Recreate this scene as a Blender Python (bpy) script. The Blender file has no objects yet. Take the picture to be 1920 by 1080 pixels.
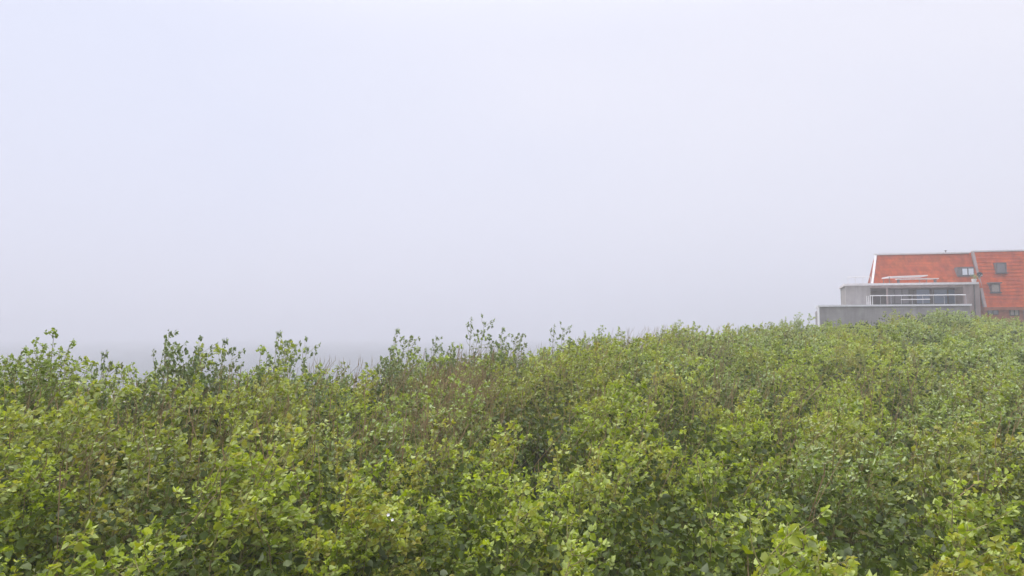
import bpy, math, random
import numpy as np
from mathutils import Vector

random.seed(7)
rng = np.random.default_rng(11)
R = math.radians
scene = bpy.context.scene
COL = scene.collection

# ------------------------------------------------------------------ camera
CAM = np.array([0.0, 0.0, 7.0])        # metres above the sea
FPX = 1251.0                           # focal length in pixels of a 1920 wide picture
PITCH = math.atan(88 / FPX)            # sea horizon lies 88 px under the middle
cam_data = bpy.data.cameras.new('camera')
cam_data.sensor_width = 36.0
cam_data.lens = FPX / 1920 * 36.0
cam_data.clip_start = 0.05
cam_data.clip_end = 20000
cam = bpy.data.objects.new('camera', cam_data)
COL.objects.link(cam)
cam.location = CAM
cam.rotation_euler = (math.pi / 2 + PITCH, 0, 0)
scene.camera = cam


def elev(py):
    """tangent of the elevation of picture row py straight ahead"""
    return math.tan(PITCH + math.atan((540 - py) / FPX))


def azim(px):
    return math.atan((px - 960) / FPX)


# ------------------------------------------------------------------ helpers
def tag(o, label=None, cat=None, group=None, kind=None):
    if label: o['label'] = label
    if cat: o['category'] = cat
    if group: o['group'] = group
    if kind: o['kind'] = kind
    return o


def empty(name, loc=(0, 0, 0), rz=0.0, parent=None):
    o = bpy.data.objects.new(name, None)
    o.empty_display_size = 0.2
    COL.objects.link(o)
    o.location = loc
    o.rotation_euler = (0, 0, rz)
    if parent: o.parent = parent
    return o


def link_mesh(name, me, mat, parent=None):
    o = bpy.data.objects.new(name, me)
    COL.objects.link(o)
    if mat is not None and len(me.materials) == 0:
        me.materials.append(mat)
    if parent: o.parent = parent
    return o


def np_mesh(name, verts, tris, attr=None, smooth=False):
    me = bpy.data.meshes.new(name)
    n, m = len(verts), len(tris)
    k = tris.shape[1]
    me.vertices.add(n)
    me.vertices.foreach_set('co', np.ascontiguousarray(verts, dtype=np.float32).ravel())
    me.loops.add(m * k)
    me.loops.foreach_set('vertex_index', np.ascontiguousarray(tris, dtype=np.int32).ravel())
    me.polygons.add(m)
    me.polygons.foreach_set('loop_start', np.arange(0, m * k, k, dtype=np.int32))
    me.polygons.foreach_set('loop_total', np.full(m, k, dtype=np.int32))
    if smooth:
        me.polygons.foreach_set('use_smooth', np.ones(m, dtype=bool))
    me.update(calc_edges=True)
    if attr is not None:
        a = me.color_attributes.new('tone', 'FLOAT_COLOR', 'POINT')
        a.data.foreach_set('color', np.ascontiguousarray(attr, dtype=np.float32).ravel())
    return me


class MB:
    """collects boxes, quads and tubes into one mesh"""
    def __init__(self):
        self.v, self.f = [], []

    def box(self, x0, x1, y0, y1, z0, z1):
        b = len(self.v)
        self.v += [(x0, y0, z0), (x1, y0, z0), (x1, y1, z0), (x0, y1, z0),
                   (x0, y0, z1), (x1, y0, z1), (x1, y1, z1), (x0, y1, z1)]
        self.f += [[b, b + 3, b + 2, b + 1], [b + 4, b + 5, b + 6, b + 7], [b, b + 1, b + 5, b + 4],
                   [b + 1, b + 2, b + 6, b + 5], [b + 2, b + 3, b + 7, b + 6], [b + 3, b, b + 4, b + 7]]
        return self

    def hull(self, low, high):
        """prism between two loops of equal length"""
        b = len(self.v); n = len(low)
        self.v += list(low) + list(high)
        self.f.append([b + i for i in reversed(range(n))])
        self.f.append([b + n + i for i in range(n)])
        for i in range(n):
            j = (i + 1) % n
            self.f.append([b + i, b + j, b + n + j, b + n + i])
        return self

    def tube(self, p, q, r0, r1=None, n=6):
        r1 = r0 if r1 is None else r1
        p, q = Vector(p), Vector(q)
        d = (q - p).normalized()
        u = d.orthogonal().normalized(); w = d.cross(u)
        lo = [tuple(p + r0 * (math.cos(2 * math.pi * i / n) * u + math.sin(2 * math.pi * i / n) * w)) for i in range(n)]
        hi = [tuple(q + r1 * (math.cos(2 * math.pi * i / n) * u + math.sin(2 * math.pi * i / n) * w)) for i in range(n)]
        return self.hull(lo, hi)

    def build(self, name, mat, parent=None, bevel=0.0):
        me = bpy.data.meshes.new(name)
        me.from_pydata([tuple(map(float, v)) for v in self.v], [], self.f)
        me.update()
        o = link_mesh(name, me, mat, parent)
        if bevel:
            md = o.modifiers.new('bevel', 'BEVEL'); md.width = bevel; md.segments = 2
            md.limit_method = 'ANGLE'
        return o


# ------------------------------------------------------------------ materials
def new_mat(name):
    m = bpy.data.materials.new(name)
    m.use_nodes = True
    nt = m.node_tree
    for n in list(nt.nodes): nt.nodes.remove(n)
    return m, nt


def N(nt, typ, **kw):
    n = nt.nodes.new(typ)
    for k, v in kw.items():
        setattr(n, k, v)
    return n


def surf_mat(name, c1, c2, scale=3.0, rough=0.8, bump=0.0, bump_scale=20.0, detail=6.0, stretch=(1, 1, 1),
             bands=None, spec=0.3, metallic=0.0, streak=0.0):
    m, nt = new_mat(name)
    L = nt.links.new
    out = N(nt, 'ShaderNodeOutputMaterial')
    b = N(nt, 'ShaderNodeBsdfPrincipled')
    b.inputs['Roughness'].default_value = rough
    b.inputs['Specular IOR Level'].default_value = spec
    b.inputs['Metallic'].default_value = metallic
    tc = N(nt, 'ShaderNodeTexCoord')
    mp = N(nt, 'ShaderNodeMapping')
    mp.inputs['Scale'].default_value = stretch
    L(tc.outputs['Object'], mp.inputs['Vector'])
    nz = N(nt, 'ShaderNodeTexNoise')
    nz.inputs['Scale'].default_value = scale
    nz.inputs['Detail'].default_value = detail
    L(mp.outputs['Vector'], nz.inputs['Vector'])
    mr = N(nt, 'ShaderNodeMapRange')
    mr.inputs['From Min'].default_value = 0.3
    mr.inputs['From Max'].default_value = 0.7
    L(nz.outputs['Fac'], mr.inputs['Value'])
    mx = N(nt, 'ShaderNodeMix', data_type='RGBA')
    mx.inputs['A'].default_value = (*c1, 1)
    mx.inputs['B'].default_value = (*c2, 1)
    L(mr.outputs['Result'], mx.inputs['Factor'])
    col = mx.outputs['Result']
    height = None
    if bands:                                # horizontal courses: (height of one course, darkness of the joint)
        sp = N(nt, 'ShaderNodeSeparateXYZ'); L(tc.outputs['Object'], sp.inputs['Vector'])
        dv = N(nt, 'ShaderNodeMath', operation='DIVIDE'); L(sp.outputs['Z'], dv.inputs[0]); dv.inputs[1].default_value = bands[0]
        fr = N(nt, 'ShaderNodeMath', operation='FRACT'); L(dv.outputs[0], fr.inputs[0])
        lt = N(nt, 'ShaderNodeMapRange'); L(fr.outputs[0], lt.inputs['Value'])
        lt.inputs['From Min'].default_value = 0.0; lt.inputs['From Max'].default_value = 0.22
        lt.inputs['To Min'].default_value = bands[1]; lt.inputs['To Max'].default_value = 1.0
        ml = N(nt, 'ShaderNodeMix', data_type='RGBA', blend_type='MULTIPLY')
        ml.inputs['Factor'].default_value = 1.0
        L(col, ml.inputs['A']); L(lt.outputs['Result'], ml.inputs['B'])
        col = ml.outputs['Result']
        height = fr.outputs[0]
    if streak:                               # rain streaks and weathering down the face
        m2 = N(nt, 'ShaderNodeMapping'); m2.inputs['Scale'].default_value = (2.2, 2.2, 0.35)
        L(tc.outputs['Object'], m2.inputs['Vector'])
        n2 = N(nt, 'ShaderNodeTexNoise'); n2.inputs['Scale'].default_value = 1.0; n2.inputs['Detail'].default_value = 7
        n2.inputs['Roughness'].default_value = 0.65
        L(m2.outputs['Vector'], n2.inputs['Vector'])
        r2 = N(nt, 'ShaderNodeMapRange'); L(n2.outputs['Fac'], r2.inputs['Value'])
        r2.inputs['From Min'].default_value = 0.35; r2.inputs['From Max'].default_value = 0.62
        r2.inputs['To Min'].default_value = 1 - streak; r2.inputs['To Max'].default_value = 1.05
        m3 = N(nt, 'ShaderNodeMix', data_type='RGBA', blend_type='MULTIPLY'); m3.inputs['Factor'].default_value = 1.0
        L(col, m3.inputs['A']); L(r2.outputs['Result'], m3.inputs['B'])
        col = m3.outputs['Result']
    L(col, b.inputs['Base Color'])
    if bump:
        nb = N(nt, 'ShaderNodeTexNoise'); nb.inputs['Scale'].default_value = bump_scale
        nb.inputs['Detail'].default_value = 5
        L(mp.outputs['Vector'], nb.inputs['Vector'])
        bp = N(nt, 'ShaderNodeBump'); bp.inputs['Strength'].default_value = bump
        bp.inputs['Distance'].default_value = 0.05
        L(height if height is not None else nb.outputs['Fac'], bp.inputs['Height'])
        L(bp.outputs['Normal'], b.inputs['Normal'])
    L(b.outputs['BSDF'], out.inputs['Surface'])
    return m


def leaf_mat(name, dark, mid, pale, yellow, under, yellow_amt=0.2, trans=0.3):
    """attribute tone: r = random tone, g = young leaf near a shoot tip, paler still as a painted highlight, b = second random"""
    m, nt = new_mat(name)
    L = nt.links.new
    out = N(nt, 'ShaderNodeOutputMaterial')
    at = N(nt, 'ShaderNodeAttribute', attribute_name='tone')
    sp = N(nt, 'ShaderNodeSeparateColor'); L(at.outputs['Color'], sp.inputs['Color'])
    oi = N(nt, 'ShaderNodeObjectInfo')
    ramp = N(nt, 'ShaderNodeValToRGB')
    cr = ramp.color_ramp
    cr.elements[0].position = 0.0; cr.elements[0].color = (*dark, 1)
    cr.elements[1].position = 1.0; cr.elements[1].color = (*pale, 1)
    e = cr.elements.new(0.5); e.color = (*mid, 1)
    # tone = r*.6 + g*.3 + per-shrub shift
    a1 = N(nt, 'ShaderNodeMath', operation='MULTIPLY_ADD'); L(sp.outputs['Red'], a1.inputs[0]); a1.inputs[1].default_value = 0.55
    a0 = N(nt, 'ShaderNodeMath', operation='MULTIPLY_ADD'); L(sp.outputs['Green'], a0.inputs[0]); a0.inputs[1].default_value = 0.42  # tips lighter: young leaves, plus highlights put into the colour
    a2 = N(nt, 'ShaderNodeMath', operation='MULTIPLY'); L(oi.outputs['Random'], a2.inputs[0]); a2.inputs[1].default_value = 0.25
    L(a2.outputs[0], a0.inputs[2]); L(a0.outputs[0], a1.inputs[2])
    L(a1.outputs[0], ramp.inputs['Fac'])
    # yellowing shoots in patches through the dune
    geo = N(nt, 'ShaderNodeNewGeometry')
    nz = N(nt, 'ShaderNodeTexNoise'); nz.inputs['Scale'].default_value = 1.7; nz.inputs['Detail'].default_value = 3
    L(geo.outputs['Position'], nz.inputs['Vector'])
    ym = N(nt, 'ShaderNodeMath', operation='MULTIPLY'); L(nz.outputs['Fac'], ym.inputs[0]); L(sp.outputs['Blue'], ym.inputs[1])
    yr = N(nt, 'ShaderNodeMapRange'); L(ym.outputs[0], yr.inputs['Value'])
    yr.inputs['From Min'].default_value = 0.5 - yellow_amt; yr.inputs['From Max'].default_value = 0.75 - yellow_amt
    yr.inputs['To Max'].default_value = 0.85
    my = N(nt, 'ShaderNodeMix', data_type='RGBA')
    L(yr.outputs['Result'], my.inputs['Factor']); L(ramp.outputs['Color'], my.inputs['A']); my.inputs['B'].default_value = (*yellow, 1)
    mu = N(nt, 'ShaderNodeMix', data_type='RGBA')
    bf = N(nt, 'ShaderNodeMath', operation='MULTIPLY'); L(geo.outputs['Backfacing'], bf.inputs[0]); bf.inputs[1].default_value = 0.9
    L(bf.outputs[0], mu.inputs['Factor']); L(my.outputs['Result'], mu.inputs['A']); mu.inputs['B'].default_value = (*under, 1)
    b = N(nt, 'ShaderNodeBsdfPrincipled')
    b.inputs['Roughness'].default_value = 0.48
    b.inputs['Specular IOR Level'].default_value = 0.16
    L(mu.outputs['Result'], b.inputs['Base Color'])
    t = N(nt, 'ShaderNodeBsdfTranslucent')
    tm = N(nt, 'ShaderNodeMix', data_type='RGBA', blend_type='MULTIPLY'); tm.inputs['Factor'].default_value = 1
    L(my.outputs['Result'], tm.inputs['A']); tm.inputs['B'].default_value = (1.7, 1.7, 0.35, 1)
    L(tm.outputs['Result'], t.inputs['Color'])
    ms = N(nt, 'ShaderNodeMixShader'); ms.inputs['Fac'].default_value = trans
    L(b.outputs['BSDF'], ms.inputs[1]); L(t.outputs['BSDF'], ms.inputs[2])
    L(ms.outputs['Shader'], out.inputs['Surface'])
    return m


M = {}
M['poplar'] = leaf_mat('poplar_leaf', (0.042, 0.074, 0.003), (0.175, 0.235, 0.008), (0.37, 0.44, 0.05),
                       (0.33, 0.29, 0.065), (0.44, 0.51, 0.16), 0.23, 0.34)
M['olive'] = leaf_mat('buckthorn_leaf', (0.055, 0.070, 0.005), (0.165, 0.190, 0.016), (0.32, 0.33, 0.06),
                      (0.31, 0.265, 0.065), (0.24, 0.27, 0.11), 0.29, 0.3)
M['blue'] = leaf_mat('grey_leaf', (0.036, 0.066, 0.005), (0.138, 0.195, 0.014), (0.36, 0.44, 0.10),
                    (0.24, 0.20, 0.06), (0.40, 0.47, 0.24), 0.14, 0.26)
M['backlit'] = leaf_mat('backlit_dark_leaf', (0.036, 0.062, 0.017), (0.125, 0.180, 0.050), (0.30, 0.37, 0.14),
                     (0.20, 0.18, 0.07), (0.24, 0.29, 0.17), 0.12, 0.12)  # backlighting put into the colour: skyline sprigs darkened towards silhouettes
M['shade'] = leaf_mat('undergrowth_shade_leaf', (0.026, 0.042, 0.005), (0.070, 0.100, 0.012), (0.15, 0.18, 0.03),
                      (0.12, 0.09, 0.03), (0.10, 0.12, 0.06), 0.15, 0.2)  # leaf colour darkened to deepen the shade between the shrubs
M['tan'] = leaf_mat('tanned_leaf', (0.048, 0.074, 0.004), (0.175, 0.220, 0.013), (0.40, 0.44, 0.085),
                    (0.35, 0.29, 0.075), (0.40, 0.45, 0.20), 0.22, 0.3)
M['stem'] = surf_mat('young_bark', (0.17, 0.14, 0.055), (0.32, 0.29, 0.11), 9, 0.8)
M['grass'] = surf_mat('dry_grass', (0.17, 0.10, 0.05), (0.40, 0.30, 0.15), 9.0, 0.9)
M['soil'] = surf_mat('dune_soil', (0.020, 0.030, 0.008), (0.055, 0.060, 0.022), 1.3, 0.95, 0.4, 6)
M['sand'] = surf_mat('beach_sand', (0.17, 0.155, 0.13), (0.22, 0.205, 0.175), 0.05, 0.9, 0.2, 0.5)
M['tile'] = surf_mat('red_roof_tile', (0.34, 0.042, 0.006), (0.50, 0.088, 0.012), 0.9, 0.6, 0.5, 20, bands=(0.30, 0.72), streak=0.4, spec=0.08)
M['tile_wall'] = surf_mat('orange_hung_tile', (0.44, 0.050, 0.008), (0.60, 0.100, 0.015), 1.2, 0.6, 0.5, 20, bands=(0.30, 0.5), streak=0.3, spec=0.08)
M['brick'] = surf_mat('brown_brick', (0.32, 0.085, 0.045), (0.42, 0.13, 0.07), 5, 0.85, 0.3, 14, bands=(0.075, 0.8))
M['render'] = surf_mat('grey_render', (0.26, 0.24, 0.225), (0.34, 0.315, 0.30), 1.5, 0.85, 0.15, 12, streak=0.22)
M['taupe'] = surf_mat('taupe_render', (0.28, 0.215, 0.20), (0.35, 0.27, 0.25), 1.2, 0.85, 0.15, 12, streak=0.22)
M['dark'] = surf_mat('dark_cladding', (0.085, 0.07, 0.07), (0.13, 0.105, 0.105), 2.0, 0.7)
M['white'] = surf_mat('white_paint', (0.72, 0.70, 0.69), (0.80, 0.78, 0.77), 3, 0.5)
M['coping'] = surf_mat('pale_coping', (0.55, 0.52, 0.51), (0.70, 0.66, 0.64), 4, 0.6)
M['frame'] = surf_mat('dark_frame', (0.05, 0.045, 0.05), (0.08, 0.07, 0.075), 5, 0.5)
M['lead'] = surf_mat('lead_flashing', (0.10, 0.085, 0.09), (0.16, 0.14, 0.145), 5, 0.6)
M['blind'] = surf_mat('pale_blind', (0.62, 0.66, 0.70), (0.74, 0.77, 0.80), 6, 0.7, stretch=(1, 1, 8))
M['blind2'] = surf_mat('beige_blind', (0.30, 0.25, 0.22), (0.38, 0.33, 0.29), 6, 0.7)
M['glass'] = surf_mat('reflecting_glass', (0.08, 0.12, 0.19), (0.13, 0.18, 0.26), 0.8, 0.08, spec=0.9)
M['glass_dim'] = surf_mat('dim_glass', (0.13, 0.11, 0.12), (0.19, 0.17, 0.18), 0.8, 0.12, spec=0.8)
M['metal'] = surf_mat('galvanised_metal', (0.45, 0.45, 0.47), (0.58, 0.58, 0.60), 8, 0.35, metallic=0.6)
M['black'] = surf_mat('black_plastic', (0.02, 0.02, 0.03), (0.035, 0.035, 0.05), 8, 0.5)
M['petal'] = surf_mat('white_petal', (0.75, 0.74, 0.72), (0.85, 0.84, 0.82), 20, 0.6)

# ------------------------------------------------------------------ the lie of the land
SKY_TAB = np.array([  # picture column, picture row of the shrub tops on the skyline, distance of that skyline
    (-900, 635, 8.0), (-200, 640, 8.5), (0, 646, 8.5), (100, 654, 9.0), (190, 690, 9.5), (300, 660, 9.0), (450, 660, 10.0),
    (530, 664, 10.5), (640, 674, 12.5), (760, 658, 13.0), (830, 656, 14.0), (900, 640, 15.0), (1000, 644, 16.0),
    (1100, 622, 18.0), (1250, 606, 21.0), (1400, 602, 26.0), (1500, 596, 30.0), (1580, 594, 33.0), (1640, 581, 35.0),
    (1700, 573, 37.0), (1800, 573, 38.0), (1850, 586, 40.0), (2100, 594, 42.0), (3200, 600, 42.0)], dtype=float)
SKY_AZ = np.arctan((SKY_TAB[:, 0] - 960) / FPX)
SKY_E = np.array([elev(p) for p in SKY_TAB[:, 1]])


def canopy(x, y):
    """mean height of the shrub tops relative to the camera"""
    x = np.asarray(x, float); y = np.asarray(y, float)
    d = np.hypot(x, y) + 1e-6
    az = np.arctan2(x, y)
    azc = np.clip(az, SKY_AZ[0], SKY_AZ[-1])
    e = np.interp(azc, SKY_AZ, SKY_E)
    D = np.interp(azc, SKY_AZ, SKY_TAB[:, 2])
    dd = d * np.cos(np.clip(azc, -1, 1))           # forward distance
    Df = D
    hs = e * Df
    t = (dd - 2.6) / (Df - 2.6)
    h = -1.12 + (hs + 1.12) * np.clip(t, -0.15, 1)
    h = h + 0.10 * np.sin(x * 1.3 + 0.7 * y) * np.sin(0.9 * y + 1.0) * np.clip(t * 4, 0.3, 1) * np.clip((1.15 - t) * 4, 0, 1)
    # past the skyline: fall to the beach on the left, stay level on the right
    fall = np.clip((0.22 - az) / 0.2, 0, 1)
    past = np.clip(dd - Df - 0.5, 0, None)
    h = h - fall * (0.30 * past) - (1 - fall) * np.clip(past - 60, 0, None) * 0.05
    behind = np.clip((np.abs(az) - 1.2) / 0.5, 0, 1)
    h = h * (1 - behind) + behind * np.where(d < 60, -1.2, -1.2 - 0.05 * (d - 60))
    return h


def ground_z(x, y):
    h = canopy(x, y) + CAM[2]
    d = np.hypot(x, y)
    g = h - 1.9
    # beach level, sliding under the sea further out
    beach = 0.45 - 0.009 * np.clip(d - 50, 0, None)
    return np.maximum(g, np.maximum(beach, -3.0))


nr, na = 150, 240
rad = np.concatenate([[0.0], np.geomspace(0.8, 7000, nr - 1)])
ang = np.linspace(0, 2 * math.pi, na, endpoint=False)
X = rad[:, None] * np.sin(ang)[None, :]
Y = rad[:, None] * np.cos(ang)[None, :]
Z = ground_z(X, Y)
gv = np.stack([X, Y, Z], -1).reshape(-1, 3)
ii, jj = np.meshgrid(np.arange(nr - 1), np.arange(na), indexing='ij')
j2 = (jj + 1) % na
gq = np.stack([ii * na + jj, ii * na + j2, (ii + 1) * na + j2, (ii + 1) * na + jj], -1).reshape(-1, 4)[:, ::-1]
gm = np_mesh('dune_ground', gv, gq, smooth=True)
gm.materials.append(M['soil'])
gm.materials.append(M['sand'])
zq = gv[gq].mean(1)
gm.polygons.foreach_set('material_index', (zq[:, 2] < 1.4).astype(np.int32))
g = link_mesh('ground', gm, None)
tag(g, kind='structure')

# sea
m, nt = new_mat('grey_sea')
L = nt.links.new
out = N(nt, 'ShaderNodeOutputMaterial'); b = N(nt, 'ShaderNodeBsdfPrincipled')
b.inputs['Base Color'].default_value = (0.038, 0.050, 0.056, 1); b.inputs['Roughness'].default_value = 0.35
tc = N(nt, 'ShaderNodeTexCoord'); mp = N(nt, 'ShaderNodeMapping'); mp.inputs['Scale'].default_value = (0.25, 0.6, 1)
nz = N(nt, 'ShaderNodeTexNoise'); nz.inputs['Scale'].default_value = 0.6; nz.inputs['Detail'].default_value = 8
bp = N(nt, 'ShaderNodeBump'); bp.inputs['Strength'].default_value = 0.9; bp.inputs['Distance'].default_value = 0.6
L(tc.outputs['Object'], mp.inputs['Vector']); L(mp.outputs['Vector'], nz.inputs['Vector'])
L(nz.outputs['Fac'], bp.inputs['Height']); L(bp.outputs['Normal'], b.inputs['Normal']); L(b.outputs['BSDF'], out.inputs['Surface'])
M['sea'] = m
sv = np.array([(-9000, -9000, 0), (9000, -9000, 0), (9000, 9000, 0), (-9000, 9000, 0)], float)
sea = link_mesh('sea', np_mesh('sea', sv, np.array([[0, 1, 2, 3]])), m)
tag(sea, kind='structure')

# ------------------------------------------------------------------ leaves and shoots
# poplar leaf: broad, bluntly toothed, folded on the midrib; narrow leaf for the buckthorn
BROAD = dict(
    v=np.array([(0, 0, 0), (0.12, 0.36, .05), (0.34, 0.50, .09), (0.48, 0.36, .06), (0.68, 0.33, .06), (1.0, 0, -.06),
                (0.68, -0.33, .06), (0.48, -0.36, .06), (0.34, -0.50, .09), (0.12, -0.36, .05), (0.45, 0, -.04)], float),
    f=np.array([(0, 10, 1), (1, 10, 2), (2, 10, 3), (3, 10, 4), (4, 10, 5), (5, 10, 6), (6, 10, 7), (7, 10, 8), (8, 10, 9), (9, 10, 0)]))
ROUND = dict(
    v=np.array([(0, 0, 0), (0.22, 0.40, .08), (0.60, 0.36, .05), (1.0, 0, -.05), (0.60, -0.36, .05), (0.22, -0.40, .08), (0.45, 0, -.04)], float),
    f=np.array([(0, 6, 1), (1, 6, 2), (2, 6, 3), (3, 6, 4), (4, 6, 5), (5, 6, 0)]))
NARROW = dict(
    v=np.array([(0, 0, 0), (0.35, 0.15, .03), (1.0, 0, -.08), (0.35, -0.15, .03), (0.45, 0, -.03)], float),
    f=np.array([(0, 4, 1), (1, 4, 2), (2, 4, 3), (3, 4, 0)]))


def norm(a):
    return a / (np.linalg.norm(a, axis=-1, keepdims=True) + 1e-9)


def leaves_mesh(name, P, A, Nn, S, tone, tmpl):
    """P position, A axis, Nn rough normal, S size, tone (n,3)"""
    A = norm(A)
    Nn = norm(Nn - (Nn * A).sum(-1, keepdims=True) * A)
    B = np.cross(Nn, A)
    n = len(P)
    tv = tmpl['v']
    curl = rng.uniform(-0.1, 0.7, n)
    fold = rng.uniform(0.6, 3.4, n)
    wid = rng.uniform(0.8, 1.15, n)
    x = np.repeat(tv[None, :, 0], n, 0)
    y = tv[None, :, 1] * wid[:, None]
    z = tv[None, :, 2] * fold[:, None] - curl[:, None] * x ** 2 * 0.5
    V = P[:, None, :] + S[:, None, None] * (x[..., None] * A[:, None, :] + y[..., None] * B[:, None, :] + z[..., None] * Nn[:, None, :])
    k = len(tv)
    F = tmpl['f'][None] + (np.arange(n) * k)[:, None, None]
    att = np.ones((n, k, 4)); att[:, :, :3] = tone[:, None, :]
    return np_mesh(name, V.reshape(-1, 3), F.reshape(-1, 3), att.reshape(-1, 4))


def bezier(p0, p1, p2, t):
    t = t[..., None]
    return (1 - t) ** 2 * p0 + 2 * t * (1 - t) * p1 + t ** 2 * p2


class Tubes:
    def __init__(self):
        self.V, self.F, self.n = [], [], 0

    def add(self, pts, r0, r1, k=3):
        n = len(pts)
        T = norm(np.gradient(pts, axis=0))
        ref = np.array([0.31, 0.87, 0.1])
        U = norm(np.cross(T, ref)); W = np.cross(T, U)
        r = np.linspace(r0, r1, n)[:, None, None]
        a = np.arange(k) * 2 * math.pi / k
        ring = pts[:, None, :] + r * (np.cos(a)[None, :, None] * U[:, None, :] + np.sin(a)[None, :, None] * W[:, None, :])
        i, j = np.meshgrid(np.arange(n - 1), np.arange(k), indexing='ij')
        q = np.stack([i * k + j, i * k + (j + 1) % k, (i + 1) * k + (j + 1) % k, (i + 1) * k + j], -1).reshape(-1, 4) + self.n
        self.V.append(ring.reshape(-1, 3)); self.F.append(q); self.n += n * k

    def mesh(self, name):
        return np_mesh(name, np.concatenate(self.V), np.concatenate(self.F), smooth=True)


WIND = np.array([1.0, 0.15, 0.0])


def make_shrub(name, Rb, Hb, shoots, twigs, leaf, tmpl, gap=0.034, spread_top=0.35, lean=0.28, tall=0.0, leafy=0.4, tuft=3, tall_p=0.25):
    """returns (foliage mesh, stems mesh) of one bush standing on the origin"""
    P, A, Nn, S, T = [], [], [], [], []
    tb = Tubes()
    for s in range(shoots):
        r = Rb * math.sqrt(rng.uniform(0.0, 1)); th = rng.uniform(0, 2 * math.pi)
        yel = rng.random()
        hh = Hb * (1 - spread_top * (r / Rb) ** 2) * rng.uniform(0.72, 1.04)
        if tall and rng.random() < tall_p:
            hh += tall * rng.uniform(0.4, 1)
        base = np.array([0.45 * r * math.cos(th) + rng.normal(0, .05), 0.45 * r * math.sin(th) + rng.normal(0, .05), 0])
        tip = np.array([r * math.cos(th), r * math.sin(th), hh]) + WIND * lean * hh * rng.uniform(0.5, 1.2)
        mid = 0.5 * (base + tip); mid[2] += 0.12 * hh; mid[:2] -= WIND[:2] * lean * hh * 0.3
        mid += rng.normal(0, 0.05, 3)
        t = np.linspace(0, 1, 9)
        pts = bezier(base, mid, tip, t)
        tb.add(pts, 0.009 * Hb / 1.6 + 0.002, 0.0022)
        # the shoot itself carries leaves near its tip, side twigs lower down
        segs = [(bezier(base, mid, tip, np.linspace(1 - leafy * 0.8, 1, 6)), 1.0)]
        for k in range(twigs):
            tt = rng.uniform(1 - leafy * 1.35, 0.97)
            o = bezier(base, mid, tip, np.array([max(tt, 0.05)]))[0]
            a = rng.uniform(0, 2 * math.pi)
            ln = rng.uniform(0.12, 0.34) * (0.6 + 0.4 * Hb / 1.6) * (1.15 - 0.5 * tt)
            d = np.array([math.cos(a), math.sin(a), rng.uniform(0.25, 1.3)]) + WIND * 0.45
            d /= np.linalg.norm(d)
            e = o + d * ln
            m_ = 0.5 * (o + e) + np.array([0, 0, -0.03]) + rng.normal(0, 0.012, 3)
            tp = bezier(o, m_, e + WIND * 0.04, np.linspace(0, 1, 5))
            tb.add(tp, 0.0035, 0.0015)
            segs.append((tp, 0.6 + 0.4 * tt))
        for pts2, tipness in segs:
            ln = np.linalg.norm(np.diff(pts2, axis=0), axis=1).sum()
            n = max(3, int(ln / gap)) + tuft
            u = np.concatenate([rng.uniform(0.15, 1, n - tuft) ** 0.75, rng.uniform(0.88, 1.0, tuft)])
            idx = u * (len(pts2) - 1)
            i0 = np.clip(idx.astype(int), 0, len(pts2) - 2)
            p = pts2[i0] + (idx - i0)[:, None] * (pts2[i0 + 1] - pts2[i0])
            ax = norm(pts2[i0 + 1] - pts2[i0])
            side = norm(rng.normal(0, 1, (n, 3)))
            a_ = norm(0.5 * ax + 0.9 * side + WIND * 0.55 + np.array([0, 0, -0.1]))
            nn = norm(rng.normal(0, 0.55, (n, 3)) + np.array([-0.25, -0.1, 0.85]))
            flip = rng.random(n) < 0.36
            nn[flip] *= -1
            sz = leaf * rng.uniform(0.5, 1.4, n) * np.where(u > 0.93, 0.7, 1.0)
            P.append(p + a_ * 0.012); A.append(a_); Nn.append(nn); S.append(sz)
            clump = rng.random() * 0.7 + 0.3 * yel
            T.append(np.stack([np.clip(0.7 * rng.random(n) ** 1.4 + 0.4 * clump, 0, 1), np.clip(u * tipness, 0, 1) ** 2,
                               np.clip(0.25 * rng.random(n) + 0.8 * yel, 0, 1)], -1))
    fm = leaves_mesh(name + '_foliage', np.concatenate(P), np.concatenate(A), np.concatenate(Nn), np.concatenate(S), np.concatenate(T), tmpl)
    return fm, tb.mesh(name + '_stems')


PROTO = {'tan': [], 'near': [], 'mid': [], 'wide': [], 'olive': [], 'sprig': [], 'grey': []}


def add_proto(kind, mat, *a, **k):
    fm, sm = make_shrub('shrub', *a, **k)
    fm.materials.append(mat); sm.materials.append(M['stem'])
    PROTO[kind].append((fm, sm))


for q in range(4):
    add_proto('near', M['poplar'], 0.60, 1.75, 33, 15, 0.039, BROAD, leafy=0.45, lean=0.16, tuft=6, tall=0.34, tall_p=0.35, spread_top=0.48, gap=0.03)
for q in range(4):
    add_proto('mid', M['poplar'], 0.72, 1.8, 37, 12, 0.040, BROAD, leafy=0.42, lean=0.15, tuft=6, tall=0.28, tall_p=0.35, spread_top=0.48)
for q in range(3):
    add_proto('grey', M['blue'], 0.8, 1.8, 38, 12, 0.039, ROUND, leafy=0.42, lean=0.15, tuft=6, tall=0.3, spread_top=0.48)
for q in range(3):
    add_proto('wide', M['poplar' if q < 2 else 'blue'], 1.5, 1.9, 75, 7, 0.062, ROUND, leafy=0.4, lean=0.12, tuft=3, spread_top=0.2)
for q in range(3):
    add_proto('olive', M['olive'], 0.7, 1.7, 40, 9, 0.055, NARROW, leafy=0.5, lean=0.14, gap=0.02, tuft=4)
for q in range(3):
    add_proto('sprig', M['backlit'], 0.64, 1.7, 26, 7, 0.039, ROUND, leafy=0.3, lean=0.12, tall=0.55, tall_p=0.12, tuft=9, spread_top=0.45)

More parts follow.
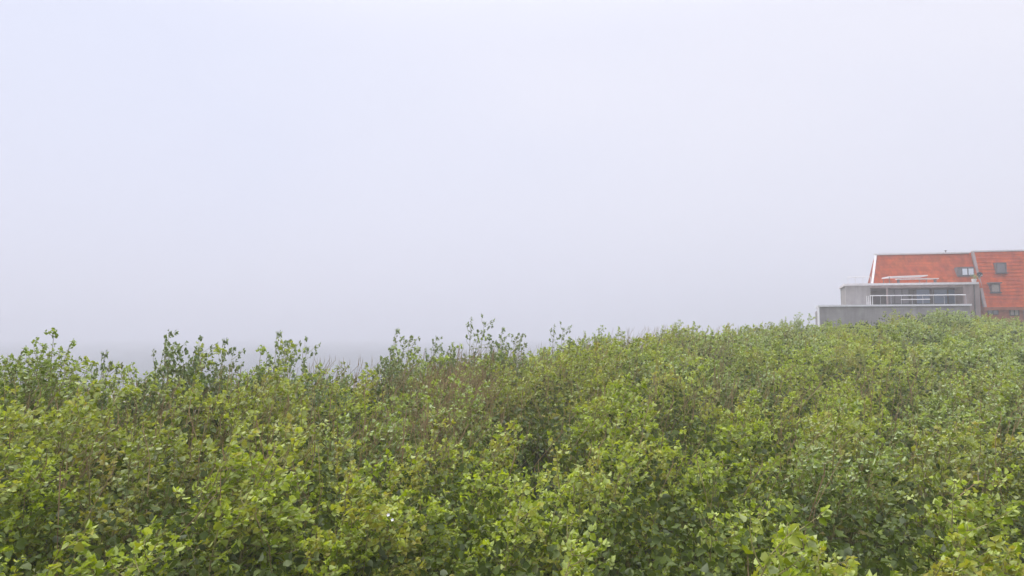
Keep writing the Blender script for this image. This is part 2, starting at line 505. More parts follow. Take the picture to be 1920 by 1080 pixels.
for q in range(3):
    add_proto('tan', M['tan'], 0.7, 1.75, 37, 11, 0.040, BROAD, leafy=0.42, lean=0.16, tuft=6, tall=0.3, tall_p=0.3, spread_top=0.48)
COUNT = {}


def place_shrub(kind, x, y, top, label, group, sc=1.0, name='dune_shrub', rot=None):
    """top = height of the shrub top relative to the camera"""
    fm, sm = random.choice(PROTO[kind])
    H = {'tan': 1.75, 'near': 1.75, 'mid': 1.8, 'grey': 1.8, 'wide': 1.9, 'olive': 1.7, 'sprig': 1.7}[kind]
    z = CAM[2] + top - H * sc
    zg = float(ground_z(x, y))
    if z > zg + 0.15: # stretch down to the ground
        z = zg + 0.1
        sz = (CAM[2] + top - z) / H
    else:
        sz = sc
    root = empty(name, (x, y, z), random.uniform(-0.7, 0.7) if rot is None else rot)
    root.scale = (sc * random.uniform(0.92, 1.1), sc * random.uniform(0.92, 1.1), sz)
    tag(root, label, 'shrub', group)
    link_mesh('foliage', fm, None, root)
    link_mesh('stems', sm, None, root)
    COUNT[kind] = COUNT.get(kind, 0) + 1
    return root


def place_single(kind, px, py, Yd, label, sc):
    """a shrub whose highest shoot tip rises to picture row py above column px"""
    fm, sm = random.choice(PROTO[kind])
    co = np.empty(len(fm.vertices) * 3, dtype=np.float32)
    fm.vertices.foreach_get('co', co)
    co = co.reshape(-1, 3)
    tip = co[co[:, 2].argmax()]
    tx = Yd * (px - 960) / FPX
    ztip = CAM[2] + elev(py) * Yd
    x = tx - float(tip[0]) * sc
    z = ztip - float(tip[2]) * sc
    zg = float(ground_z(x, Yd))
    sz = sc
    if z > zg + 0.15:
        z = zg + 0.1
        sz = (ztip - z) / float(tip[2])
    root = empty('dune_shrub', (x, Yd - float(tip[1]) * sc, z), 0)
    root.scale = (sc, sc, sz)
    tag(root, label, 'shrub')
    link_mesh('foliage', fm, None, root)
    link_mesh('stems', sm, None, root)
    return x


# single shrubs that stand out on the skyline: column, row of the top, distance, kind, scale, label
SINGLE = [
    (70, 632, 8.2, 'grey', 1.0, 'big leafy bush nearest the left edge of the skyline'),
    (205, 655, 8.6, 'sprig', 0.75, 'small bush low in the gap where most of the sea shows'),
    (318, 616, 8.6, 'sprig', 0.9, 'first skyline bush right of the open sea gap, its top spray clear of the others'),
    (378, 628, 8.8, 'sprig', 1.0, 'second skyline bush right of the open sea gap'),
    (428, 632, 9.4, 'sprig', 0.8, 'narrow skyline bush just left of the tallest one in the left half'),
    (528, 618, 10.0, 'sprig', 0.9, 'skyline bush whose dark leaf tuft is the tallest in the left half'),
    (575, 630, 10.3, 'sprig', 0.95, 'loose skyline bush just right of the tallest one in the left half'),
    (748, 614, 12.6, 'sprig', 1.05, 'skyline bush whose dark spray stands alone between the left and the centre'),
    (818, 628, 13.4, 'sprig', 0.9, 'thin dark skyline bush behind the brown grass patch'),
    (903, 588, 14.6, 'sprig', 1.15, 'tallest dark skyline bush, its shoots rising high at the centre of the view'),
    (945, 612, 14.9, 'sprig', 1.15, 'dense dark bush close on the right of the tallest bush at the centre'),
    (1050, 602, 16.5, 'sprig', 1.1, 'dark skyline bush right of centre with one spray above its neighbours'),
    (1130, 608, 18.0, 'grey', 1.1, 'low dark bush where the skyline starts to climb to the right'),
    (1275, 598, 21.0, 'grey', 1.2, 'rounded bluish bush on the rising skyline'),
    (1500, 584, 29.0, 'grey', 1.3, 'blue green bush standing up just left of the grey building wall'),
]
taken = []
for px, py, Yd, kind, sc, lab in SINGLE:
    az = azim(px)
    x = Yd * math.tan(az)
    x = place_single(kind, px, py, Yd, lab, sc)
    taken.append((x, Yd))

# the scrub itself
cands = []
Yd = 2.5
pts_list = []
attempts = 0
cell = []
while attempts < 60000 and len(pts_list) < 282:
    attempts += 1
    u = random.random()
    y_ = 2.3 * (45 / 2.3) ** u if random.random() < 0.5 else random.uniform(2.3, 45)
    x_ = y_ * math.tan(random.uniform(-1, 1) * R(41.0)) + random.uniform(-0.5, 0.5)
    az = math.atan2(x_, y_)
    D = float(np.interp(az, SKY_AZ, SKY_TAB[:, 2]))
    if y_ > D + 1.5 + 0.10 * D: continue
    s = (0.74 + 0.052 * y_) * (0.72 if (y_ > 0.75 * D and D < 20) else 1.0)
    ok = True
    for (a, b_) in pts_list:
        if (a - x_) ** 2 + (b_ - y_) ** 2 < s * s:
            ok = False; break
    if ok:
        for (a, b_) in taken:
            if (a - x_) ** 2 + (b_ - y_) ** 2 < 0.35 * s * s: ok = False; break
    if ok: pts_list.append((x_, y_))
ZN = {
    'tn': ('shrub turning yellowish tan at its shoot tips among green ones', 'shrubs turning tan'),
    'nl': ('leafy poplar shrub with large wind turned leaves low in the left foreground', 'poplar shrubs in the left foreground'),
    'nr': ('green poplar shrub with broad leaves low in the right foreground', 'poplar shrubs in the right foreground'),
    'ml': ('wind bent green shrub halfway to the skyline on the left of the dune', 'shrubs halfway up the left of the dune'),
    'mr': ('dense green shrub halfway to the skyline on the rising right of the dune', 'shrubs halfway up the right of the dune'),
    'fl': ('low hazy shrub close under the skyline left of centre', 'hazy shrubs under the left skyline'),
    'fr': ('hazy wide shrub on the far slope between the skyline and the buildings', 'hazy shrubs on the far right slope'),
    'ol': ('yellowing shrub with narrow leaves among the green poplars', 'yellowing narrow leaved shrubs'),
    'gr': ('greyish green shrub with small rounded leaves among the brighter poplars', 'greyish small leaved shrubs'),
}
for (x_, y_) in pts_list:
    px = 960 + FPX * x_ / y_
    D = float(np.interp(math.atan2(x_, y_), SKY_AZ, SKY_TAB[:, 2]))
    top = float(canopy(x_, y_)) + random.uniform(-0.34, 0.06) * (1 if y_ < 0.6 * D else 0.45)
    r = random.random()
    brown = math.sin(x_ * 0.75 + 1.1) * math.sin(y_ * 0.62 + 0.4)
    if y_ < 5.2:
        kind = 'tan' if brown > 0.6 else 'near'
        z = 'nl' if px < 960 else 'nr'
        sc = random.uniform(0.85, 1.1)
    elif y_ < 15:
        bluish = math.sin(x_ * 0.8 + 2.0) * math.sin(y_ * 0.7 + 1.3)
        kind = 'tan' if brown > 0.4 else 'grey' if (bluish > 0.25 or y_ > 0.85 * D) and r < 0.85 else ('olive' if r < 0.15 else 'mid')
        z = 'ml' if px < 960 else 'mr'
        if y_ > 0.78 * D: z = 'fl' if px < 1100 else z
        sc = random.uniform(0.9, 1.15) * (0.9 + 0.02 * y_)
    else:
        kind = 'tan' if (brown > 0.45 or r > 0.9) else 'wide' if r < 0.66 else ('grey' if r < 0.8 else 'olive')
        z = 'fr' if px > 1100 else 'fl'
        sc = random.uniform(0.95, 1.15) * (1.0 if kind == 'wide' else 1.4)
        top -= 0.05
    if y_ > 0.8 * D and px < 1100: top -= 0.03
    lab, grp = ZN['tn'] if kind == 'tan' else ZN['ol'] if kind == 'olive' else ZN['gr'] if kind == 'grey' else ZN[z]
    place_shrub(kind, x_, y_, top, lab, grp, sc)
print('shrubs', len(pts_list), COUNT)

# ------------------------------------------------------------------ undergrowth and dry grass (nobody could count them)
n = 60000
yy = 2.0 * (46 / 2.0) ** rng.random(n)
xx = yy * np.tan(rng.uniform(-1, 1, n) * R(43))
Dn = np.interp(np.arctan2(xx, yy), SKY_AZ, SKY_TAB[:, 2])
k = yy < Dn * 1.06
xx, yy = xx[k], yy[k]
n = len(xx)
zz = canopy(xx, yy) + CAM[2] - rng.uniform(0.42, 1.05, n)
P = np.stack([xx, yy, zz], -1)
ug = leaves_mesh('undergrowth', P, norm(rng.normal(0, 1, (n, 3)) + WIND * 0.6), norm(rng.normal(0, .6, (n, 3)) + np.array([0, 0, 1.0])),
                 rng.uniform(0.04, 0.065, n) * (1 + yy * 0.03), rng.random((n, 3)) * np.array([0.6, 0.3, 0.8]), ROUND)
tag(link_mesh('undergrowth', ug, M['shade']), 'leafy undergrowth coloured dark to deepen the shade in the gaps beneath the shrubs', 'undergrowth', kind='stuff')


def grass(name, spots, n, hmin, hmax, label, width=0.0028):
    V, F = [], []
    c = 0
    for (px, py, yd, rx, ry, wgt) in spots:
        m_ = int(n * wgt)
        x0 = yd * math.tan(azim(px))
        for _ in range(m_):
            x = x0 + rng.normal(0, rx); y = yd + rng.normal(0, ry)
            top = float(canopy(x, y)) + CAM[2] + (elev(py) - 0) * 0 + rng.uniform(hmin, hmax)
            h = rng.uniform(0.7, 1.2)
            b0 = np.array([x, y, top - h]); ln = rng.normal(0.15, 0.2)
            a = rng.uniform(0, 6.28)
            tip = np.array([x + ln + rng.normal(0, .05), y + rng.normal(0, .06), top])
            md = 0.5 * (b0 + tip) + np.array([-ln * 0.25, 0, 0.05])
            w = np.array([math.cos(a), math.sin(a), 0]) * width * rng.uniform(0.7, 1.5)
            V += [b0 - w, b0 + w, md - w * .8, md + w * .8, tip, tip - w * 1.3 - np.array([0, 0, .10]), tip + w * 1.3 - np.array([0, 0, .10])]
            F += [(c, c + 1, c + 3), (c, c + 3, c + 2), (c + 2, c + 3, c + 6), (c + 2, c + 6, c + 5), (c + 5, c + 6, c + 4)]
            c += 7
    me = np_mesh(name, np.array(V), np.array(F))
    return tag(link_mesh(name, me, M['grass']), label, 'grass', kind='stuff')


grass('dry_grass', [(838, 0, 10.8, 0.32, 1.9, .28), (1000, 0, 14.5, 1.0, 1.2, .15), (1180, 0, 18, 2.0, 1.6, .17), (640, 0, 11.5, 0.9, .6, .07), (1330, 0, 22, 2.8, 2.4, .12),
                    (150, 0, 7.5, 1.1, .8, .07), (430, 0, 7.0, 1.3, 1.2, .08), (1250, 0, 9, 1.8, 1.8, .12), (1650, 0, 11, 2.2, 2.0, .09)],
      3200, -0.34, 0.07, 'tall dry reddish brown grass between the shrubs and along the skyline')

# small white bindweed flowers low in the middle foreground
def flower(x, y, z, rz):
    o = empty('white_flower', (x, y, z), rz)
    mb = MB()
    n_ = 5
    for i in range(n_):
        a0 = 2 * math.pi * i / n_; a1 = a0 + 2 * math.pi / n_
        am = (a0 + a1) / 2
        b = len(mb.v)
        mb.v += [(0, 0, 0), (.008 * math.cos(a0), .008 * math.sin(a0), .006), (.013 * math.cos(am), .013 * math.sin(am), .008), (.008 * math.cos(a1), .008 * math.sin(a1), .006)]
        mb.f.append([b, b + 1, b + 2, b + 3])
    mb.build('petals', M['petal'], o)
    st = MB(); st.tube((0, 0, -0.004), (0.0, 0.01, -0.16), 0.0016)
    st.build('stalk', M['stem'], o)
    o.rotation_euler = (R(55), 0, rz); o.scale = (.6, .6, .6)
    return o


for (px, py, Yd, lab) in [(733, 966, 2.75, 'upper small white flower in the middle foreground leaves'),
                          (741, 975, 2.75, 'lower small white flower in the middle foreground leaves')]:
    tag(flower(Yd * (px - 960) / FPX, Yd, CAM[2] + elev(py) * Yd, random.uniform(-.4, .4)), lab, 'flower', 'small white flowers')

# ------------------------------------------------------------------ buildings
# local frame: u to the right along the facade, v into the building, w up
HO = Vector((27.6, 62.0, 0)); HR = R(-10.0)
hu = Vector((math.cos(HR), math.sin(HR), 0)); hv = Vector((-math.sin(HR), math.cos(HR), 0))
GZ = CAM[2] - 1.0                               # ground level at the buildings


def uw(px, py, v=0.0):
    """facade coordinates (metres) measured off the photograph for the facade plane at depth v"""
    dx = (px - 960) / FPX
    o = HO + hv * v
    # (o + u hu).x = dx * (o + u hu).y
    t_ = (dx * o.y - o.x) / (hu.x - dx * hu.y)
    Yd = o.y + t_ * hu.y
    ty = (540 - py) / FPX
    tn = math.tan(PITCH) 
    # forward distance Yd at height z: ty = (z cosP - Y sinP)/(Y cosP + z sinP)
    c, s_ = math.cos(PITCH), math.sin(PITCH)
    z = Yd * (ty * c + s_) / (c - ty * s_)
    # column correction for the tilt
    k = (c + (z / Yd) * s_)
    dx2 = dx * k
    t_ = (dx2 * o.y - o.x) / (hu.x - dx2 * hu.y)
    return t_, z + CAM[2] - GZ


house = empty('red_roofed_house', (HO.x, HO.y, GZ), HR)
tag(house, 'large house with a steep red tiled roof and orange tiled wall at the right edge', 'house')
B = house


def box(name, mat, u0, u1, v0, v1, w0, w1, parent=None, bevel=0.0):
    return MB().box(u0, u1, v0, v1, w0, w1).build(name, mat, parent or B, bevel)


uL, wE = uw(1632, 530)            # left eave corner of the steep roof
uT, wR = uw(1642, 481, 2.0)
uM, _ = uw(1838, 530)             # joint between the two sections
U_END = uM + 16
wEv = uw(1870, 576)[1]            # foot of the tile hanging on the right wing
wR = uw(1750, 476, 2.0)[1]
VB = 9.0
# walls under the left roof and the right wing
box('wall', M['taupe'], uL + 2.6, uM, 0.3, VB, 0, wE - 0.7)
# left roof: steep front slope, hipped left end, flat top strip, back slope
mb = MB()
low = [(uL, -0.15, wE - 0.6), (uM + .1, -0.15, wE - 0.6), (uM + .1, VB + .3, wE - 0.6), (uL + 2.5, VB + .3, wE - 0.6)]
high = [(uT + 0.0, 2.0, wR), (uM + .1, 2.0, wR), (uM + .1, VB - 1.8, wR), (uT + 1.5, VB - 1.8, wR)]
mb.hull(low, high)
roof = mb.build('roof', M['tile'], B)
# verge board, ridge line, joint board
mb = MB()
a = Vector(low[0]); c_ = Vector(high[0])
mb.hull([tuple(a + Vector((-.05, -.05, 0))), tuple(a + Vector((.10, -.05, 0))), tuple(a + Vector((.10, .12, 0))), tuple(a + Vector((-.05, .12, 0)))],
        [tuple(c_ + Vector((-.05, -.05, .06))), tuple(c_ + Vector((.10, -.05, .06))), tuple(c_ + Vector((.10, .12, .06))), tuple(c_ + Vector((-.05, .12, .06)))])
mb.build('verge_board', M['white'], roof)
MB().box(uT - .1, uM + .1, 1.85, 2.1, wR - .03, wR + .10).build('ridge', M['coping'], roof)
# right wing: tile hung wall from first floor to the same ridge height, leaning slightly back
V0 = -0.35
mb = MB()
lo2 = [(uM + .25, V0, wEv), (U_END, V0, wEv), (U_END, VB, wEv), (uM + .25, VB, wEv)]
hi2 = [(uM + .45, V0 + 2.2, wR + .1), (U_END, V0 + 2.2, wR + .1), (U_END, VB - 1.8, wR + .1), (uM + .45, VB - 1.8, wR + .1)]
mb.hull(lo2, hi2)
upper = mb.build('tiled_wall', M['tile_wall'], B)
# real overlapping tile courses on the leaning face
mb = MB()
steps = 15
for i in range(steps):
    f0 = i / steps
    z0 = wEv + (wR + .1 - wEv) * f0
    v0 = V0 + 2.2 * f0
    uu = uM + .25 + .2 * f0
    mb.hull([(uu - .02, v0 - .075, z0 + .005), (U_END, v0 - .075, z0 + .005), (U_END, v0 + .05, z0 + .005), (uu - .02, v0 + .05, z0 + .005)],
            [(uu - .02, v0 + .118, z0 + (wR + .1 - wEv) / steps), (U_END, v0 + .118, z0 + (wR + .1 - wEv) / steps),
             (U_END, v0 + .16, z0 + (wR + .1 - wEv) / steps), (uu - .02, v0 + .16, z0 + (wR + .1 - wEv) / steps)])
mb.build('tile_courses', M['tile_wall'], upper)
MB().box(uM + .3, U_END, V0 + 2.05, V0 + 2.35, wR + .07, wR + .2).build('ridge', M['coping'], upper)
# pinkish board on the joint
mb = MB()
mb.hull([(uM + .02, V0 - .12, wEv - .1), (uM + .24, V0 - .12, wEv - .1), (uM + .24, V0 + .1, wEv - .1), (uM + .02, V0 + .1, wEv - .1)],
        [(uM + .22, V0 + 2.08, wR + .12), (uM + .44, V0 + 2.08, wR + .12), (uM + .44, V0 + 2.3, wR + .12), (uM + .22, V0 + 2.3, wR + .12)])
mb.build('corner_board', M['taupe'], B)
box('brick_wall', M['brick'], uM + .05, U_END - .1, V0 + .12, VB - .1, 0, wEv - .002)
box('fascia', M['brick'], uM + .02, U_END, V0 - .12, V0 + .117, wEv - .28, wEv - .003)


def slope_v(w):
    return V0 + 2.2 * (w - wEv) / (wR + .1 - wEv)


def window_flat(px0, px1, py0, py1, v, frame, pane, name='window', parent=None, mull=0, fw=0.07, proud=0.06):
    u0, w1 = uw(px0, py0, v); u1, w0 = uw(px1, py1, v)
    fr = MB()
    fr.box(u0, u1, v - proud, v + .05, w1 - fw, w1).box(u0, u1, v - proud, v + .05, w0, w0 + fw)
    fr.box(u0, u0 + fw, v - proud, v + .05, w0 + fw, w1 - fw).box(u1 - fw, u1, v - proud, v + .05, w0 + fw, w1 - fw)
    for i in range(mull):
        um = u0 + (u1 - u0) * (i + 1) / (mull + 1)
        fr.box(um - fw / 2, um + fw / 2, v - proud + .004, v + .05, w0 + fw, w1 - fw)
    o = fr.build(name, frame, parent or B)
    MB().box(u0 + fw, u1 - fw, v - proud * .3, v + .03, w0 + fw, w1 - fw).build('pane', pane, o)
    return o, (u0, u1, w0, w1)


def window_dormer(px0, px1, py0, py1, pane, hood=True):
    """window set in the leaning tile face, upright, with a lead hood"""
    u0, w1 = uw(px0, py0, V0 + 1.0); u1, w0 = uw(px1, py1, V0 + 1.0)
    v = slope_v(w0) - .22
    u0, w1 = uw(px0, py0, v); u1, w0 = uw(px1, py1, v)
    fr = MB()
    fw = .08
    vb = slope_v(w1) + .1
    fr.box(u0, u1, v, vb, w1 - fw, w1 + .02).box(u0, u1, v, vb, w0, w0 + fw)
    fr.box(u0, u0 + fw, v, vb, w0 + fw, w1 - fw).box(u1 - fw, u1, v, vb, w0 + fw, w1 - fw)
    o = fr.build('window', M['lead'], B)
    MB().box(u0 + fw, u1 - fw, v + .06, v + .1, w0 + fw, w1 - fw).build('pane', pane, o)
    if hood:
        MB().box(u0 - .1, u1 + .12, v - .12, vb, w1 + .022, w1 + .12).build('hood', M['lead'], o)
    MB().box(u0 - .08, u1 + .08, v - .1, v + .2, w0 - .08, w0 - .002).build('sill', M['frame'], o)
    return o


window_dormer(1868, 1888, 493, 511, M['glass_dim'], hood=False)
window_dormer(1858, 1876, 532, 548, M['blind2'])
window_flat(1851, 1872, 575.5, 590, V0 + .12, M['frame'], M['glass_dim'], mull=1)
window_flat(1892, 1911, 574.5, 592, V0 + .12, M['frame'], M['blind2'], mull=1)
u_, w_ = uw(1915, 574)
box('door_post', M['taupe'], u_, u_ + .5, V0 - .05, V0 + .117, 0, wEv - .3)

# roof windows of the left roof, white blinds behind dark frames
vv = 0.75
o, r_ = window_flat(1794, 1826, 501, 518, vv - .25, M['lead'], M['glass_dim'], name='roof_window', fw=.12, proud=.1)
u0, u1, w0, w1 = r_
box('dormer_cheek', M['lead'], u0 + .003, u1 - .003, vv - .19, vv + 1.1, w0 - .02, w1 - .004, parent=o)
ua = uw(1801, 510, vv)[0]; ub = uw(1811, 510, vv)[0]; uc = uw(1824, 510, vv)[0]
wa = uw(1810, 516, vv)[1]; wb = uw(1810, 504.5, vv)[1]
MB().box(ua, ub - .06, vv - .40, vv - .34, wa, wb).box(ub + .06, uc - .12, vv - .40, vv - .34, wa, wb).build('blind', M['blind'], o)

# ridge vent and aerial
ur = uw(1777, 475, 2.0)[0]
mb = MB(); mb.tube((ur, 2.4, wR - .2), (ur, 2.4, wR + .3), .035).box(ur - .08, ur + .08, 2.33, 2.47, wR + .3, wR + .35)
mb.build('roof_vent', M['lead'], roof)

# satellite dish and junction on the joint
ud, wd = uw(1836, 515, -.4)
dish = empty('satellite_dish', (0, 0, 0)); dish.parent = None
dl = HO + hu * ud + hv * (-.45); dish.location = (dl.x, dl.y, GZ + wd); dish.rotation_euler = (0, 0, HR)
tag(dish, 'small dark satellite dish fixed at the joint between the two roofs', 'satellite dish')
mb = MB()
rings = []
for ri, (rr, dz) in enumerate([(0.02, 0.07), (.13, .05), (.24, 0.0)]):
    rings.append([(rr * math.cos(2 * math.pi * i / 14), -.05 + dz, rr * math.sin(2 * math.pi * i / 14)) for i in range(14)])
b0 = 0
for rg in rings: mb.v += rg
for rI in range(2):
    for i in range(14):
        j = (i + 1) % 14
        mb.f.append([rI * 14 + i, rI * 14 + j, (rI + 1) * 14 + j, (rI + 1) * 14 + i])
mb.f.append(list(range(14)))
mb.build('reflector', M['black'], dish)
mb = MB(); mb.tube((0, 0.0, -.2), (0, -.35, -.1), .018).box(-.04, .04, -.42, -.33, -.13, -.05)
mb.build('feed_arm', M['metal'], dish)
mb = MB(); mb.tube((0, 0.02, 0), (.1, .45, -.35), .03)
mb.build('bracket', M['metal'], dish)

SK = 0.20


def box_l(name, mat, u0, u1, v0, v1, w0, w1, parent=None):
    """box whose left end runs back askew"""
    k = (v1 - v0) * SK
    return MB().hull([(u0, v0, w0), (u1, v0, w0), (u1, v1, w0), (u0 + k, v1, w0)],
                     [(u0, v0, w1), (u1, v0, w1), (u1, v1, w1), (u0 + k, v1, w1)]).build(name, mat, parent or B)


# ---- the flat roofed extension in front of the house
ext = empty('grey_flat_roofed_building', (HO.x, HO.y, GZ), HR)
tag(ext, 'grey flat roofed building with white edged terraces in front of the red roofed house', 'building')
VF = -5.0                        # front of the upper storey
VT = -8.0                        # front of the lower terrace
B = ext
uA, wTop = uw(1585, 533, VF)
uB, wTop2 = uw(1836, 528, VF)
wTop = (wTop + wTop2) / 2
uRec0 = uw(1632, 540, VF)[0]; uRec1 = uw(1806, 540, VF)[0]
wFl = uw(1680, 571, VT)[1]       # terrace floor / coping level of the lower storey
wHead = uw(1700, 539, VF)[1]
box_l('solid_wall', M['render'], uA, uRec0, VF, -.6, wFl - .3, wTop - .18)
box('end_wall', M['taupe'], uRec1, uB, VF, -.6, wFl - 2.8, wTop - .18)
box('head_band', M['taupe'], uRec0 + .002, uRec1 - .002, VF + .02, -.6, wHead, wTop - .182)
box('recess_wall', M['dark'], uRec0 + .002, uRec1 - .002, VF + 1.6, -.65, wFl - .25, wHead - .003)
box_l('roof_edge', M['coping'], uA - .15, uB - .1, VF - .18, -.5, wTop - .178, wTop)
# recess windows
window_flat(1748, 1806, 541, 571, VF + 1.55, M['frame'], M['glass'], mull=1, fw=.1)
window_flat(1715, 1746, 541, 571, VF + 1.55, M['frame'], M['glass'], mull=0, fw=.1)
window_flat(1662, 1706, 541, 571, VF + 1.55, M['frame'], M['glass_dim'], mull=2, fw=.09)
ux, wx = uw(1664, 540, VF)
box('post', M['taupe'], ux - .06, ux + .06, VF + .1, VF + .22, wFl - .2, wHead - .003)
# lower storey
uC = uw(1536, 573, VT)[0]; uD = uw(1818, 570, VT)[0]
box_l('lower_wall', M['render'], uC, uD, VT, VF - .002, -.6, wFl - .14)
box_l('lower_wall', M['render'], uC + .7, uRec1 - .01, VF + .002, -.62, -.6, wFl - .31)
box_l('terrace_edge', M['white'], uC - .12, uD + .1, VT - .12, VF - .003, wFl - .138, wFl)
box('corner_trim', M['white'], uC - .08, uC - .002, VT - .08, VT + .3, -.6, wFl - .141)
# terrace railing
uR0 = uw(1632, 555, VT)[0]; uR1 = uw(1812, 555, VT)[0]
wRail = uw(1720, 553.5, VT)[1]; wMid = uw(1740, 561, VT)[1]
rl = MB()
rl.tube((uR0, VT + .1, wRail), (uR1, VT + .1, wRail), .036, n=8)
k = 9
rl2 = MB()
for i in range(k + 1):
    u = uR0 + (uR1 - uR0) * i / k
    rl2.tube((u, VT + .1, wFl - .01), (u, VT + .1, wRail - .03), .012)
railing = rl.build('railing', M['white'], ext)
rl2.build('baluster', M['metal'], railing)
um = uw(1690, 561, VT)[0]; un = uw(1745, 561, VT)[0]
MB().tube((um, VT + .1, wMid), (un, VT + .1, wMid), .03).build('mid_rail', M['white'], railing)
for i in range(4):
    u = uw(1628, 565, VT)[0] + i * .14
    MB().tube((u, VT + .3, wFl - .01), (u, VT + .3, wFl + .72), .022).build('stake', M['white'], railing)
# left side rail on the flat roof
uS0 = uw(1590, 526, VF + 1)[0]; uS1 = uw(1632, 526, VF + 1)[0]
wS = uw(1610, 519.5, VF + 1)[1]
mb = MB().tube((uS0, VF + 1, wS), (uS1, VF + 1, wS), .03)
for i in range(4):
    u = uS0 + (uS1 - uS0) * i / 3
    mb.tube((u, VF + 1, wTop - .01), (u, VF + 1, wS - .03), .018)
mb.build('roof_rail', M['coping'], ext)
ud_ = uw(1826, 540, VF)[0]
MB().tube((ud_, VF - .06, 0.3), (ud_, VF - .06, wTop - .2), .05, n=8).build('downpipe', M['lead'], ext)
# things on the flat roof
def place_on_roof(o, px, py, v):
    u, w = uw(px, py, v)
    p = HO + hu * u + hv * v
    o.location = (p.x, p.y, GZ + wTop); o.rotation_euler = (0, 0, HR)
    return u


uP0 = uw(1666, 518, VF + 1.2)[0]; uP1 = uw(1740, 518, VF + 1.2)[0]
wP = uw(1700, 517, VF + 1.2)[1] - wTop
cpy = empty('terrace_canopy'); place_on_roof(cpy, 1666, 518, VF + 1.2)
tag(cpy, 'low canopy with a thin white top over dark furniture on the flat roof', 'canopy')
W = uP1 - uP0
mb = MB().hull([(0, 0, wP - .11), (W, 0, wP - .03), (W, 1.6, wP - .03), (0, 1.6, wP - .11)], [(0, 0, wP - .04), (W, 0, wP + .04), (W, 1.6, wP + .04), (0, 1.6, wP - .04)])
mb.build('top', M['white'], cpy)
for (a_, b_) in ((.1, .1), (W - .1, .1), (.1, 1.5), (W - .1, 1.5)):
    MB().tube((a_, b_, 0.003), (a_, b_, wP - .1), .03).build('leg', M['lead'], cpy)
tbl = empty('long_table'); place_on_roof(tbl, 1676, 526, VF + .55)
tag(tbl, 'long pale table with dark legs on the flat roof before the red tiles', 'table')
MB().box(0.2, 3.4, -.25, .25, .34, .40).build('top', M['coping'], tbl)
for (a_, b_) in ((.35, -.15), (3.2, -.15), (.35, .15), (3.2, .15)):
    MB().box(a_ - .04, a_ + .04, b_ - .04, b_ + .04, .003, .338).build('leg', M['lead'], tbl)
# plant tub beside the dish
pot = empty('plant_tub'); place_on_roof(pot, 1826, 522, VF + .8)
tag(pot, 'pale tub with a dark little plant at the right end of the flat roof', 'plant')
mb = MB(); mb.tube((0, 0, .003), (0, 0, .32), .14, .2, n=12); mb.build('tub', M['coping'], pot)
n_ = 160
Pp = np.stack([rng.normal(0.05, .14, n_), rng.normal(0, .14, n_), .42 + rng.normal(0, .13, n_)], -1)
link_mesh('foliage', leaves_mesh('tub_leaves', Pp, rng.normal(0, 1, (n_, 3)), rng.normal(0, 1, (n_, 3)), rng.uniform(.08, .14, n_), rng.random((n_, 3)) * .4, NARROW), M['blue'], pot)

# ------------------------------------------------------------------ fog bank
FOG_SCA, FOG_ABS = 0.0025, 0.0013
m, nt = new_mat('sea_fog')
out = N(nt, 'ShaderNodeOutputMaterial'); vs = N(nt, 'ShaderNodeVolumeScatter')
vs.inputs['Color'].default_value = (1, 1, 1, 1)
vs.inputs['Density'].default_value = FOG_SCA
vs.inputs['Anisotropy'].default_value = 0.0
va = N(nt, 'ShaderNodeVolumeAbsorption'); va.inputs['Color'].default_value = (0, 0.02, 0.16, 1)
va.inputs['Density'].default_value = FOG_ABS
ads = N(nt, 'ShaderNodeAddShader')
nt.links.new(vs.outputs['Volume'], ads.inputs[0]); nt.links.new(va.outputs['Volume'], ads.inputs[1])
nt.links.new(ads.outputs['Shader'], out.inputs['Volume'])
fog = MB().box(-3000, 3000, -1200, 4500, -1.5, 70).build('fog', m)
tag(fog, kind='structure')

# ------------------------------------------------------------------ light
SUN_EL, SUN_AZ = R(58), R(-35)
w = bpy.data.worlds.new('World'); scene.world = w; w.use_nodes = True
nt = w.node_tree
for n_ in list(nt.nodes): nt.nodes.remove(n_)
L = nt.links.new
out = N(nt, 'ShaderNodeOutputWorld'); bg = N(nt, 'ShaderNodeBackground'); bg.inputs['Strength'].default_value = 0.1
sky = N(nt, 'ShaderNodeTexSky', sky_type='NISHITA'); sky.sun_disc = False
sky.sun_elevation = SUN_EL; sky.sun_rotation = SUN_AZ; sky.dust_density = 5; sky.altitude = 10
tc = N(nt, 'ShaderNodeTexCoord')
nz = N(nt, 'ShaderNodeTexNoise'); nz.inputs['Scale'].default_value = 1.1; nz.inputs['Detail'].default_value = 2.5
mp = N(nt, 'ShaderNodeMapping'); mp.inputs['Scale'].default_value = (1, 1, 2.2); mp.inputs['Location'].default_value = (3.1, 0.4, 0)
L(tc.outputs['Generated'], mp.inputs['Vector']); L(mp.outputs['Vector'], nz.inputs['Vector'])
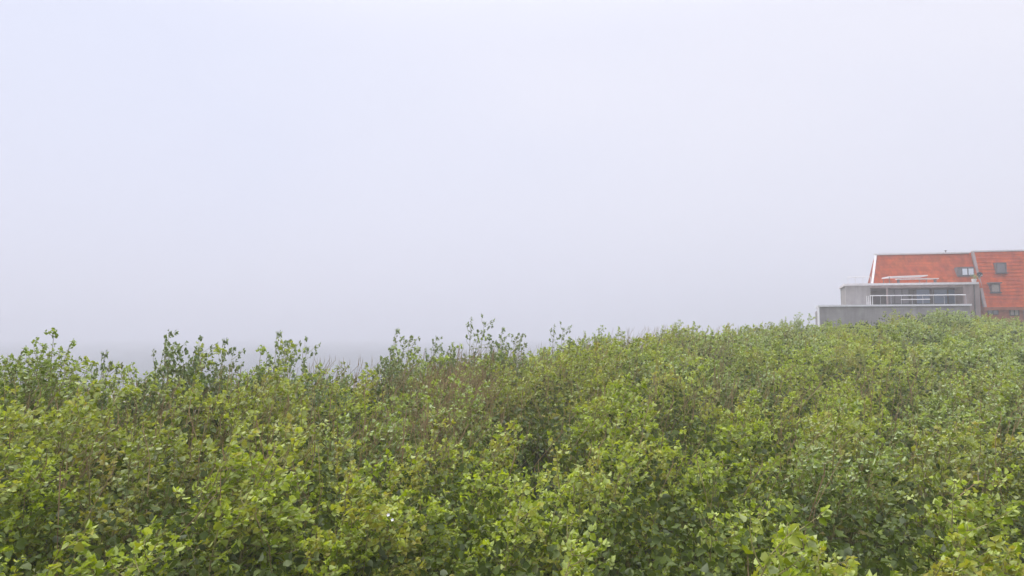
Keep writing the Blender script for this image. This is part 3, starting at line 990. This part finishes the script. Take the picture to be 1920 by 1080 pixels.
# the overcast deck thins towards the right of the view
sx = N(nt, 'ShaderNodeSeparateXYZ'); L(tc.outputs['Generated'], sx.inputs['Vector'])
ad = N(nt, 'ShaderNodeMath', operation='MULTIPLY_ADD'); L(sx.outputs['X'], ad.inputs[0]); ad.inputs[1].default_value = 0.45
L(nz.outputs['Fac'], ad.inputs[2])
cr = N(nt, 'ShaderNodeValToRGB')
cr.color_ramp.elements[0].position = 0.2; cr.color_ramp.elements[0].color = (0.735, 0.785, 0.975, 1)
cr.color_ramp.elements[1].position = 0.8; cr.color_ramp.elements[1].color = (0.93, 0.92, 1.01, 1)
L(ad.outputs[0], cr.inputs['Fac'])
# an overcast sky is brightest overhead
zr = N(nt, 'ShaderNodeMapRange', interpolation_type='SMOOTHSTEP'); L(sx.outputs['Z'], zr.inputs['Value'])
zr.inputs['From Min'].default_value = 0.40; zr.inputs['From Max'].default_value = 1.0
zr.inputs['To Min'].default_value = 11.2; zr.inputs['To Max'].default_value = 42.0
vm = N(nt, 'ShaderNodeVectorMath', operation='SCALE'); L(cr.outputs['Color'], vm.inputs[0]); L(zr.outputs['Result'], vm.inputs['Scale'])
mx = N(nt, 'ShaderNodeMix', data_type='RGBA'); mx.inputs['Factor'].default_value = 0.93
L(sky.outputs['Color'], mx.inputs['A']); L(vm.outputs['Vector'], mx.inputs['B'])
L(mx.outputs['Result'], bg.inputs['Color']); L(bg.outputs['Background'], out.inputs['Surface'])

sd = bpy.data.lights.new('sun', 'SUN'); sd.energy = 3.4; sd.angle = R(20); sd.color = (1.0, 0.93, 0.80)
so = bpy.data.objects.new('sun', sd); COL.objects.link(so)
dirv = Vector((math.sin(SUN_AZ) * math.cos(SUN_EL), math.cos(SUN_AZ) * math.cos(SUN_EL), math.sin(SUN_EL)))
so.rotation_euler = (-dirv).to_track_quat('-Z', 'Y').to_euler()
so.location = dirv * 50

# ------------------------------------------------------------------ render
scene.view_settings.view_transform = 'Standard'
scene.view_settings.look = 'None'
scene.view_settings.exposure = 0
cy = scene.cycles
cy.max_bounces = 8; cy.diffuse_bounces = 3; cy.glossy_bounces = 2; cy.transmission_bounces = 3
cy.transparent_max_bounces = 4; cy.volume_bounces = 6
cy.use_denoising = True
